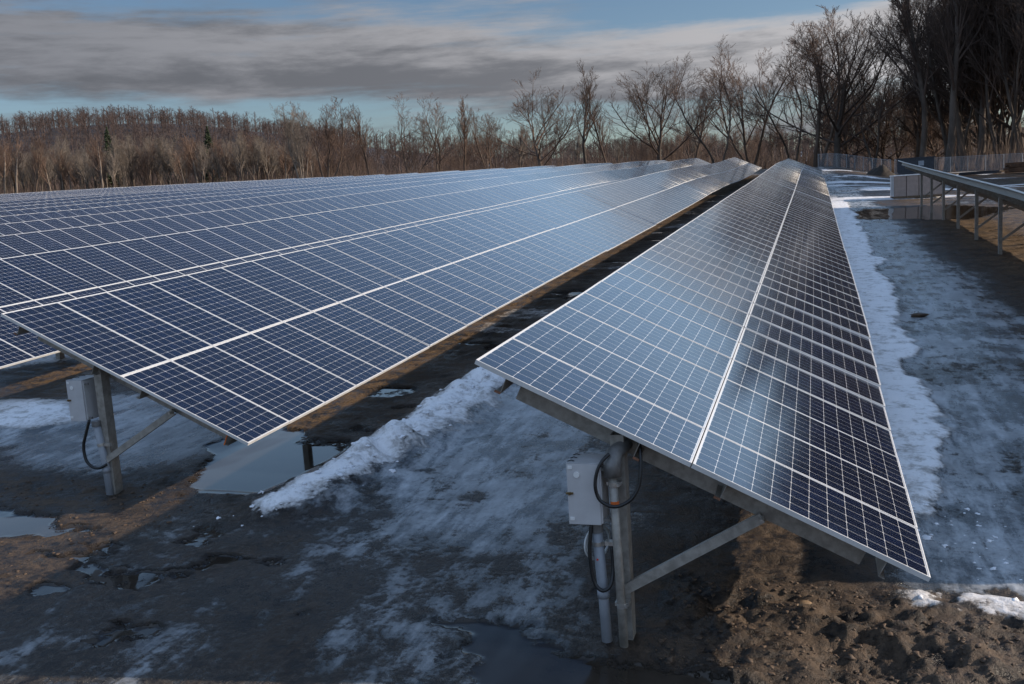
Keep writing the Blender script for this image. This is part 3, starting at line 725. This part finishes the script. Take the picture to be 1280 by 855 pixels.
def make_tree(seed, Ht, kind, dens=1.0):
    rg = np.random.default_rng(seed); trunk, crown = TreeMesh(), TreeMesh()
    cfg = dict(
        spread=dict(stems=1, cb=0.24, nb=(14, 9, 8, 6), ang=(1.15, 0.72, 0.62, 0.6), lr=(0.62, 0.50, 0.48, 0.45), wob=0.085, trop=0.055, lean=0.04, end=0.66),
        upright=dict(stems=1, cb=0.40, nb=(16, 8, 7, 5), ang=(0.70, 0.6, 0.6, 0.6), lr=(0.33, 0.5, 0.48, 0.45), wob=0.065, trop=0.09, lean=0.04, end=1.0),
        vase=dict(stems=3, cb=0.32, nb=(9, 8, 7, 5), ang=(0.62, 0.6, 0.6, 0.6), lr=(0.40, 0.5, 0.48, 0.45), wob=0.075, trop=0.06, lean=0.20, end=0.95),
        scrub=dict(stems=2, cb=0.30, nb=(12, 8, 7, 5), ang=(0.62, 0.55, 0.55, 0.6), lr=(0.36, 0.5, 0.48, 0.45), wob=0.085, trop=0.09, lean=0.12, end=0.95),
        lean=dict(stems=2, cb=0.33, nb=(10, 8, 7, 5), ang=(0.85, 0.7, 0.65, 0.6), lr=(0.42, 0.52, 0.48, 0.45), wob=0.10, trop=0.05, lean=0.24, end=0.95))[kind]
    def branch(p, d, L, r, lev):
        n = (10, 7, 5, 4, 3)[lev]; P = [p]; dd = d
        for i in range(n):
            dd = unit(dd + rg.normal(0, cfg['wob']*(1+0.10*lev), 3) + np.array([0, 0, cfg['trop']*(1 if lev else 0.5)])); P.append(P[-1]+dd*L/n)
        tip = 0.35 if lev == 0 else 0.3
        rr = r*np.linspace(1, tip, n+1); 
        if lev == 0 and cfg['stems'] == 1: rr[0] *= 1.35
        rr = np.maximum(rr, 0.0050)
        (trunk if lev == 0 else crown).tube(P, rr, (8, 6, 4, 3, 3)[lev])
        if lev >= 4: return
        nb = max(2, int(round(cfg['nb'][lev]*dens*rg.uniform(0.85, 1.15))))
        t0 = cfg['cb'] if lev == 0 else 0.22
        for q in range(nb):
            t = t0 + (1-t0)*((q+rg.uniform(0.2, 0.9))/nb) if q < nb-1 else 0.99
            f = t*n; i = min(int(f), n-1); pt = P[i] + (P[i+1]-P[i])*(f-i)
            dl = unit(P[i+1]-P[i]); o = unit(np.cross(dl, rg.normal(0, 1, 3)))
            a = cfg['ang'][lev]*rg.uniform(0.65, 1.25)*(1-0.35*t if lev == 0 else 1)
            cl = L*cfg['lr'][lev]*rg.uniform(0.7, 1.2)*((1.15-0.62*t) if kind != 'vase' else (1.1-0.45*t))
            if lev == 0: cl = Ht*cfg['lr'][0]*rg.uniform(0.75, 1.15)*(1.12-0.55*t)
            rc = float(np.interp(f, range(n+1), rr))*rg.uniform(0.45, 0.68)
            branch(pt, unit(dl*math.cos(a)+o*math.sin(a)), cl, max(rc, 0.0055), lev+1)
    R0 = Ht*(0.019 if cfg['stems'] == 1 else 0.011)
    for sidx in range(cfg['stems']):
        a = rg.uniform(0, 2*np.pi) if cfg['stems'] == 1 else 2*np.pi*sidx/cfg['stems']+rg.uniform(-.5, .5)
        le = cfg['lean']*rg.uniform(0.4, 1.2)
        branch(np.array([0.15*math.cos(a)*(cfg['stems']>1), 0.15*math.sin(a)*(cfg['stems']>1), -0.4]), unit(np.array([math.cos(a)*le, math.sin(a)*le, 1.0])), Ht*cfg['end']*rg.uniform(0.82, 1.0)*0.85, R0*rg.uniform(0.8, 1.1), 0)
    return trunk, crown
PROTO = {}
for key, seed, kind, bm_, tm_, dn in (
        ('oak', 11, 'spread', 'bark_dark', 'twig_brown', 1.05), ('oak2', 12, 'spread', 'bark_dark', 'twig_dark', 1.0), ('tall', 21, 'upright', 'bark_dark', 'twig_dark', 1.0),
        ('tall2', 22, 'upright', 'bark_dark', 'twig_dark', 1.05), ('tall3', 23, 'vase', 'bark_dark', 'twig_dark', 1.05), ('lean', 31, 'lean', 'bark_dark', 'twig_brown', 0.95),
        ('vase', 41, 'vase', 'bark_brown', 'twig_brown', 1.0), ('slim', 51, 'upright', 'bark_brown', 'twig_brown', 0.9), ('scrub', 61, 'scrub', 'bark_pale', 'twig_pale', 1.05),
        ('scrub2', 62, 'scrub', 'bark_brown', 'twig_pale', 1.05), ('pale', 71, 'vase', 'bark_pale', 'twig_pale', 1.0), ('paleslim', 81, 'upright', 'bark_pale', 'twig_brown', 0.95), ('slim2', 82, 'upright', 'bark_dark', 'twig_pale', 0.95)):
    a, b = make_tree(seed, 10.0, kind, dn)
    zt_ = np.concatenate(b.v)[:, 2]; kz = 10.0/np.percentile(zt_, 99.7)
    a.v = [q*kz for q in a.v]; b.v = [q*kz for q in b.v]
    PROTO[key] = (a.mesh('trunk', M[bm_]), b.mesh('crown', M[tm_]))
tr = random.Random(5)
def az_pt(px_az, d): return cx+math.sin(px_az)*d, cy+math.cos(px_az)*d
def px_az(px): return -YAW + math.atan((px-640)/1206.7)
def tree(key, az, d, h, label, group=None, wid=1.0):
    x, y = az_pt(az, d); z = hz(x, y)
    root = thing('tree', label, 'tree', (x, y, z-0.1), group)
    s = h/10.0; root.rotation_euler = (0, 0, tr.uniform(0, 6.28)); root.scale = (s*wid, s*wid, s)
    link('trunk', PROTO[key][0], root); link('crown', PROTO[key][1], root)
    return root
# trees that stand out against the sky, left to right: (px, distance, height, kind, label)
SOLO = [
    (395, 235, 19, 'pale', 'pale twiggy tree at the left end of the open tree line'),
    (425, 238, 20, 'vase', 'broad brown tree standing just right of the pale twiggy one'),
    (480, 245, 19, 'slim', 'slim bare tree left of the two crooked dark trees'),
    (533, 240, 21, 'lean', 'crooked dark tree with wide limbs beside a white trunk, mid left'),
    (563, 242, 21, 'lean', 'dark leaning tree forking low, just right of a crooked one'),
    (596, 246, 20, 'slim', 'straight bare tree between leaning tree and a sky gap'),
    (626, 250, 17, 'vase', 'small many stemmed tree at left of the bright sky gap'),
    (690, 232, 23, 'oak', 'wide round crowned bare tree, the roundest on the horizon'),
    (746, 236, 26, 'tall', 'tall slender bare tree standing right of the round crowned one'),
    (772, 240, 18, 'slim', 'shorter bare tree right of the tall slender one'),
    (835, 225, 23, 'oak2', 'lone bare tree with a small flat crown, above the far panel tops'),
    (878, 230, 19, 'slim', 'thin bare tree left of the wide forked tree'),
    (908, 205, 25, 'lean', 'wide forked bare tree rising above the end of the second panel row'),
    (948, 212, 23, 'vase', 'bare tree just right of the wide forked one'),
    (1000, 205, 25, 'lean', 'bare tree with drooping left limbs above the nearest row end'),
    (1030, 198, 27, 'vase', 'large dense crowned bare tree above the end of the nearest row'),
    (1052, 195, 27, 'oak2', 'thick trunked bare tree left of the tall dark wood'),
    (1100, 190, 22, 'lean', 'arching dark tree leaning out from the tall wood at right'),
    (1157, 168, 33, 'tall', 'tallest straight dark trunk behind the dark container'),
]
for px, d, h, key, lab in SOLO: tree(key, px_az(px), d, h*1.07, lab, None, 1.25 if key in ('oak', 'oak2', 'vase') else 1.0)
# dense tall wood on the right, running on past the frame
for k in range(72):
    az = R(tr.uniform(6.8, 11.6)) if k < 32 else R(tr.uniform(12.5, 36))
    d = tr.choice((166, 172, 180, 188, 196, 206)) + tr.uniform(-3, 3)
    if az > R(11.5): d = tr.uniform(108, 142)
    tree(tr.choice(('tall', 'tall2', 'tall3', 'tall2', 'oak2')), az, d, tr.uniform(29, 39), 'tall dark bare tree in the dense wood behind the right fence', 'trees of the tall wood at right', tr.uniform(0.75, 1.0))
# second line behind the open trees in the middle
for k in range(52):
    az = px_az(tr.uniform(360, 1130)); d = tr.uniform(250, 320)
    tree(tr.choice(('slim', 'vase', 'slim2', 'oak', 'oak2', 'tall')), az, d, tr.uniform(10, 15.5)*(1.0 if az < px_az(640) else 1.1), 'thin brown tree in the second line behind the far panel ends', 'thin trees of the second line')
for k in range(18):
    az = R(tr.uniform(0.5, 7.5)); d = tr.uniform(212, 250)
    tree(tr.choice(('oak', 'oak2', 'tall', 'tall2', 'vase')), az, d, tr.uniform(17, 23), 'full bare tree in the line behind the end of the nearest row', 'trees behind the nearest row', 1.1)
# brown wood edge on the left
for k in range(126):
    az = px_az(-40+450*((k % 42)+tr.random())/42); d = (256, 268, 284)[k//42] + tr.uniform(-6, 6)
    tree(tr.choice(('scrub', 'paleslim', 'slim', 'pale', 'vase', 'slim2', 'paleslim', 'slim2')), az, d, tr.uniform(12.0, 16.5), 'twiggy brown tree in the wood edge beyond the left end of the panels', 'trees of the left wood edge', tr.uniform(0.85, 1.15))
# brush under the trees: countless thin stems
def brush():
    rg = np.random.default_rng(4); N = 34000
    az = rg.uniform(R(-52), R(36), N); d = np.where(az < R(-27), rg.uniform(243, 300, N), np.where(az > R(7), rg.uniform(158, 230, N), rg.uniform(205, 330, N)))
    x = cx+np.sin(az)*d; y = cy+np.cos(az)*d; z = H0(x, y)-0.1
    h = rg.uniform(1.5, 7.0, N)*rg.uniform(0.5, 1.2, N)*np.where(az < R(-27), 0.85, 1.0); lean = rg.normal(0, 0.16, (N, 2)); r = rg.uniform(0.015, 0.05, N)
    V = np.zeros((N, 9, 3)); a = np.arange(3)*2.094
    for lv, t in enumerate((0, 0.5, 1.0)):
        bend = t**1.5
        for k in range(3):
            V[:, lv*3+k, 0] = x + lean[:, 0]*h*bend + r*(1-0.8*t)*math.cos(a[k]); V[:, lv*3+k, 1] = y + lean[:, 1]*h*bend + r*(1-0.8*t)*math.sin(a[k]); V[:, lv*3+k, 2] = z + h*t
    f = []
    for lv in (0, 1):
        for k in range(3): f.append((lv*3+k, lv*3+(k+1) % 3, lv*3+3+(k+1) % 3, lv*3+3+k))
    f = np.array(f); Fq = (f[None]+np.arange(N)[:, None, None]*9).reshape(-1, 4)
    o = link('brush', mesh_np('brush', V.reshape(-1, 3), Fq, M['brush']))
    tag(o, 'thicket of thin brown stems along the foot of the woods', 'brush', kind='stuff')
brush()
# far woods on the rises behind
def far_wood():
    rg = np.random.default_rng(9); protos = []
    for s_ in range(6):
        t = TreeMesh(); r2 = np.random.default_rng(100+s_)
        t.tube([np.array([0, 0, -0.5]), np.array([r2.normal(0, .2), 0, 5]), np.array([r2.normal(0, .4), 0, 9.2])], [0.22, 0.15, 0.04], 4)
        for b_ in range(13):
            z0 = r2.uniform(0.3, 8.7); a = r2.uniform(0, 6.28); L = (10.5-z0)*r2.uniform(0.35, 0.6); p0 = np.array([0, 0, z0]); dd = unit(np.array([math.cos(a), math.sin(a), r2.uniform(0.6, 1.4)])); p1 = p0+dd*L
            t.tube([p0, p1], [0.07, 0.03], 3)
            for q in range(5):
                f = r2.uniform(0.3, 1); pp = p0+dd*L*f; d2 = unit(dd+r2.normal(0, 0.6, 3)); t.tube([pp, pp+d2*L*r2.uniform(0.25, 0.5)], [0.045, 0.025], 3)
        protos.append((np.concatenate(t.v), np.concatenate(t.f)))
    V = []; Fs = []; n = 0
    N = 4200
    for k in range(N):
        if k < 2900: az = R(rg.uniform(-52, -26)); d = rg.uniform(330, 640)
        else: az = R(rg.uniform(-30, 14)); d = rg.uniform(350, 600)
        x, y = az_pt(az, d); z = hz(x, y); s = rg.uniform(0.55, 1.2) if k < 2900 else rg.uniform(0.8, 1.45); an = rg.uniform(0, 6.28); c, sn_ = math.cos(an)*s, math.sin(an)*s
        v, f = protos[k % 6]
        V.append(np.stack([v[:, 0]*c-v[:, 1]*sn_+x, v[:, 0]*sn_+v[:, 1]*c+y, v[:, 2]*s+z], 1)); Fs.append(f+n); n += len(v)
    o = link('far_woods', mesh_np('far_woods', np.concatenate(V), np.concatenate(Fs), M['far_wood']))
    tag(o, 'bare woods covering the far hill and rises on the horizon', 'woods', kind='stuff')
far_wood()
def conifer(px, d, h, label):
    x, y = az_pt(px_az(px), d); root = thing('evergreen_tree', label, 'tree', (x, y, hz(x, y)))
    b = MB(); b.tube([(0,0,-0.3),(0,0,h*0.95)], [0.2, 0.03], 6); b.obj('trunk', M['bark_brown'], root)
    c = TreeMesh(); rg = np.random.default_rng(int(px))
    for k in range(420):
        t = rg.uniform(0.15, 1); a = rg.uniform(0, 6.28); L = (1.02-t)*h*0.26*rg.uniform(0.6, 1.1)+0.2; p = np.array([0, 0, t*h]); dv = np.array([math.cos(a), math.sin(a), -0.15])
        c.tube([p, p+dv*L*0.6, p+dv*L+np.array([0, 0, 0.1*L])], [0.10, 0.22, 0.03], 3)
    link('crown', c.mesh('crown', M['evergreen']), root)
conifer(163, 300, 21, 'dark evergreen tip among the bare trees left of the hill crest')
conifer(285, 330, 23, 'dark evergreen clump in the bare wood right of the hill crest')

# ------------------------------------------------------------------ chain link fence, container, stacks
def fence_panel_mat():
    m, t, b = mat('chain_link')
    co = t.node('ShaderNodeUVMap').outputs[0]; u, v, _ = t.sep(co)
    f = lambda q: t.m('LESS_THAN', t.m('ABSOLUTE', t.m('SUBTRACT', t.m('FRACT', t.m('MULTIPLY', q, 1/0.07)), 0.5)), 0.06)
    wire = t.m('MAXIMUM', f(t.m('ADD', u, v)), f(t.m('SUBTRACT', u, v)))
    tr_ = t.node('ShaderNodeBsdfTransparent'); mx = t.node('ShaderNodeMixShader')
    S(b, 'Base Color', (0.42, 0.44, 0.47, 1)); S(b, 'Metallic', 0.4); S(b, 'Roughness', 0.5)
    t.l.new(wire, mx.inputs[0]); t.l.new(tr_.outputs[0], mx.inputs[1]); t.l.new(b.outputs[0], mx.inputs[2])
    t.l.new(mx.outputs[0], t.n['Material Output'].inputs[0]); return m
M['link'] = fence_panel_mat()
def fence(P, label, h=2.2):
    root = thing('chain_link_fence', label, 'fence', (P[0][0], P[0][1], hz(*P[0])))
    o0 = root.location.copy(); mesh_b = MB(); rail = MB(); pts = []
    for (x0, y0), (x1, y1) in zip(P, P[1:]):
        L = math.hypot(x1-x0, y1-y0); n = max(1, round(L/2.5))
        pts += [(x0+(x1-x0)*i/n, y0+(y1-y0)*i/n) for i in range(n)]
    pts.append(P[-1]); W = [Vector((x, y, hz(x, y)))-o0 for x, y in pts]; u = 0
    for a, b in zip(W, W[1:]):
        L = (b-a).length; up = Vector((0, 0, h))
        mesh_b.quad([a, b, b+up, a+up], 0, [(u, 0), (u+L, 0), (u+L, h), (u, h)]); u += L
    mesh_b.obj('wire_mesh', M['link'], root)
    rail.tube([q+Vector((0, 0, h)) for q in W], 0.025, 6); rail.obj('top_rail', M['wire'], root)
    for q in W:
        p = MB(); p.tube([q-Vector((0, 0, 0.3)), q+Vector((0, 0, h+0.05))], 0.05, 6); p.obj('fence_post', M['wire'], root)
fence([(14.5,152),(22,150),(33,145),(36,120),(46,92)], 'chain link fence in front of the tall dark wood at right')
fence([(3.5,171),(8,165),(14.0,153)], 'chain link fence behind the far ends of the panel rows, left of the soil heap')
# wrapped pallet of panels at the end of the lane
def pallet(x, y, rz, label):
    root = thing('wrapped_pallet', label, 'pallet', (x, y, hz(x, y)+0.02)); root.rotation_euler = (0, 0, rz)
    b = MB()
    for k in range(3): b.box((0.0, 0.05+k*0.85, 0), (3.1, 0.15+k*0.85, 0.11))
    b.box((0, 0, 0.11), (3.1, 2.0, 0.14)); b.obj('wooden_base', M['wood'], root)
    for k in range(4):
        c = MB(); c.box((0.02+k*0.77, 0.02, 0.142), (0.77*(k+1)-0.015, 1.98, 1.46)); o = c.obj('carton', M['cardboard'], root, bevel=0.02)
    t = MB(); t.box((-0.02, -0.02, 1.462), (3.12, 2.02, 1.54)); t.obj('top_wrap', M['shrink'], root, bevel=0.02)
    for k in range(3):
        s = MB(); s.box((-0.012, 0.15+k*0.62, 0.15), (0.0, 0.5+k*0.62, 1.45)); s.obj('end_wrap', M['shrink'], root, bevel=0.004)
def corr_container(x, y, rz, label):
    root = thing('waste_container', label, 'container', (x, y, hz(x, y))); root.rotation_euler = (0, 0, rz)
    W_, L_, h = 2.2, 4.0, 2.2
    b = MB()
    prof = [(0.35, 0.12), (0, 0.75), (0, h), (L_, h), (L_, 0.12)]
    b.loft([[Vector((q[0], 0, q[1])) for q in prof], [Vector((q[0], 0.06, q[1])) for q in prof]])
    b.loft([[Vector((q[0], W_-0.06, q[1])) for q in prof], [Vector((q[0], W_, q[1])) for q in prof]])
    b.box((0.36, 0.061, 0.12), (L_-0.01, W_-0.061, 0.18)); b.box((0.0, 0.061, 0.75), (0.06, W_-0.061, h-0.003)); b.box((L_-0.06, 0.061, 0.181), (L_-0.002, W_-0.061, h-0.003))
    b.obj('bin_body', M['container'], root)
    r = MB()
    for k in range(6): r.box((0.25+k*0.6, -0.07, 0.75), (0.37+k*0.6, -0.001, h-0.1))
    r.box((-0.08, -0.09, h+0.001), (L_+0.08, 0.06, h+0.12)); r.box((-0.08, W_-0.06, h+0.001), (L_+0.08, W_+0.09, h+0.12)); r.box((-0.08, 0.061, h+0.001), (0.03, W_-0.061, h+0.12))
    r.obj('rib', M['container'], root)
    p = MB(); p.box((2.3, -0.085, 1.35), (2.9, -0.071, 1.9)); p.obj('pale_plate', M['pvc'], root)
    q = MB(); q.box((-0.02, 0.9, 1.3), (-0.001, 1.3, 2.0)); q.obj('notice_plate', M['white_cap'], root)
pallet(7.75, 61.5, R(3), 'stack of white wrapped cartons on pallets at the end of the icy lane')
corr_container(12.1, 116, R(-8), 'dark steel waste container in front of the far fence')
def heap(name, x, y, rx, ry, h, m, label, cat, seed):
    n = 40; V = []; Fq = []
    g = np.linspace(-1.15, 1.15, n); A, B = np.meshgrid(g, g); rr = np.hypot(A, B)
    Z = h*np.clip(1-rr**1.3, 0, 1)*(1+0.9*fbm(A*rx, B*ry, 1.1, 4, seed)) - 0.15 + 0.2*np.clip(1-rr, 0, 1)*fbm(A*rx, B*ry, 4, 3, seed+1)
    X, Y = x+A*rx, y+B*ry; Z = Z + H0(X, Y)
    i = np.arange(n*n).reshape(n, n); Fq = np.stack([i[:-1,:-1], i[:-1,1:], i[1:,1:], i[1:,:-1]], -1).reshape(-1, 4)
    o = link(name, mesh_np(name, np.stack([X-x, Y-y, Z-hz(x, y)], -1).reshape(-1, 3), Fq, M[m], True)); o.location = (x, y, hz(x, y)); return tag(o, label, cat)
heap('soil_heap', 10.9, 124, 2.0, 2.0, 1.7, 'soil', 'dark heap of soil left of the waste container by the far fence', 'soil heap', 3)
heap('soil_heap', 29.5, 118, 4.5, 2.5, 1.1, 'soil', 'low dark heap of soil at the right edge below the brown timber pile', 'soil heap', 8)
def timber_pile(x, y, label, n, L, spread, hgt, m='timber', seed=1):
    root = thing('timber_pile', label, 'timber pile', (x, y, hz(x, y))); r_ = random.Random(seed)
    for k in range(n):
        b = MB(); lay = k//4; xx = (k % 4-1.5)*spread+r_.uniform(-.1, .1); z = 0.1+lay*hgt+r_.uniform(0, .04); l = L*r_.uniform(0.75, 1.05); rz = R(90+r_.uniform(-14, 14))
        fr = Matrix.Translation((xx*0.3, xx, z)) @ Matrix.Rotation(R(r_.uniform(-14, 14)), 4, 'Z')
        b.box((-l/2, -0.14, 0), (l/2, 0.14, hgt*0.92), fr=fr); b.obj('beam', M[m], root, bevel=0.02)
timber_pile(26.5, 121, 'pile of brown timber beams by the far fence at right', 14, 4.2, 0.35, 0.3)
timber_pile(21.5, 120, 'low stack of dark boards on the snow, left of the brown timber pile', 6, 4.5, 0.4, 0.18, 'container', 4)
timber_pile(15.2, 98, 'flat grey stack of boards just beyond the end of the posts', 5, 5.0, 0.4, 0.15, 'galv_dark', 6)

# ------------------------------------------------------------------ small ground litter
def ico():
    import bmesh
    bm = bmesh.new(); bmesh.ops.create_icosphere(bm, subdivisions=2, radius=1.0)
    v = np.array([q.co[:] for q in bm.verts]); f = np.array([[q.index for q in p.verts] for p in bm.faces]); bm.free(); return v, f
IV, IF = ico()
def scatter(name, N, place, smin, smax, m, label, cat, seed, flat=0.7):
    rg = np.random.default_rng(seed); V = []; Fq = []; n = 0; k = 0
    PP = [place(rg) for _ in range(N)]; PX = np.array([p[0] for p in PP]); PY = np.array([p[1] for p in PP]); PZ = H(PX, PY)
    while k < N:
        x, y = PP[k]; s_ = smin*(smax/smin)**(rg.random()**2.0)
        dv = IV*(1+1.3*(vnoise(IV[:, 0]*2.3+k*3.1, IV[:, 1]*2.3+IV[:, 2]*2.1, k)-0.5)[:, None])
        dv = dv*np.array([s_*rg.uniform(.7, 1.4), s_*rg.uniform(.7, 1.4), s_*flat*rg.uniform(.6, 1.1)]); a = rg.uniform(0, 6.28)
        V.append(np.stack([dv[:, 0]*math.cos(a)-dv[:, 1]*math.sin(a)+x, dv[:, 0]*math.sin(a)+dv[:, 1]*math.cos(a)+y, dv[:, 2]+PZ[k]-s_*0.05], 1)); Fq.append(IF+n); n += len(IV); k += 1
    tag(link(name, mesh_np(name, np.concatenate(V), np.concatenate(Fq), M[m], True)), label, cat, kind='stuff')
def mudpos(rg):
    while True:
        if rg.random() < 0.75: x, y = rg.uniform(1.4, 5.2), rg.uniform(-1.0, 1.6)
        else: x, y = rg.uniform(-8, -4.6), rg.uniform(0.2, 3.2)
        s, i, w_, _ = masks(np.array([x]), np.array([y]))
        if s[0] < 0.3 and i[0] < 0.5 and w_[0] < 0.3: return x, y
scatter('mud_clods', 2600, mudpos, 0.004, 0.026, 'clod', 'loose brown mud clods strewn in front of the panels', 'mud clods', 2)
def snowpos(rg):
    if rg.random() < 0.8:
        t = rg.uniform(0, 9); q, = [np.array(RIDGE)]; L = np.cumsum([0]+[math.dist(a, b) for a, b in zip(RIDGE, RIDGE[1:])])
        x = np.interp(t, L, q[:, 0]); y = np.interp(t, L, q[:, 1]); return x+rg.normal(0, 0.25), y+rg.normal(0, 0.15)
    return rg.uniform(3.4, 4.6), rg.uniform(1.3, 4.0)
scatter('snow_chunks', 300, snowpos, 0.008, 0.05, 'snowlump', 'lumps of crusted snow along the ploughed snow ridge', 'snow chunks', 6, 0.6)

def leaf(x, y, rz, label):
    z = float(H(np.array([x]), np.array([y]))[0]) + 0.015
    b = MB(); n = 7; top = []; bot = []
    for i in range(n):
        t = i/(n-1); wd = 0.035*math.sin(math.pi*min(1, t*0.97+0.02))**0.8*(1+0.25*math.sin(9*t)); zz_ = 0.02*math.sin(math.pi*t)
        top.append((t*0.13-0.065, -wd, zz_+0.012)); bot.append((t*0.13-0.065, wd, zz_+0.018))
    pr = [[Vector(a), Vector(a)*0.5+Vector(c)*0.5-Vector((0,0,0.012)), Vector(c), Vector(c)-Vector((0,0,0.003)), Vector(a)*0.5+Vector(c)*0.5-Vector((0,0,0.015)), Vector(a)-Vector((0,0,0.003))] for a, c in zip(top, bot)]
    b.loft(pr); o = b.obj('dead_leaf', M['leaf'], None, True); o.location = (x, y, z); o.rotation_euler = (0.15, -0.1, rz); tag(o, label, 'leaf')
leaf(2.58, 0.98, 0.3, 'curled tan dead leaf on the sunlit mud below the nearest panel corner')
def clump(x, y, s_, label, seed):
    V = IV*(1+1.1*(vnoise(IV[:, 0]*2.1+seed, IV[:, 1]*2.1+IV[:, 2]*1.7, seed)-0.5)[:, None])*np.array([s_, s_*0.6, s_*0.3])
    o = link('mud_clump', mesh_np('mud_clump', V, IF, M['clod'], True)); o.location = (x, y, float(H(np.array([x]), np.array([y]))[0])+0.03); tag(o, label, 'mud clump')
clump(4.95, 16.4, 0.2, 'dark clump of mud lying on the blue ice beside the snow bank', 3)
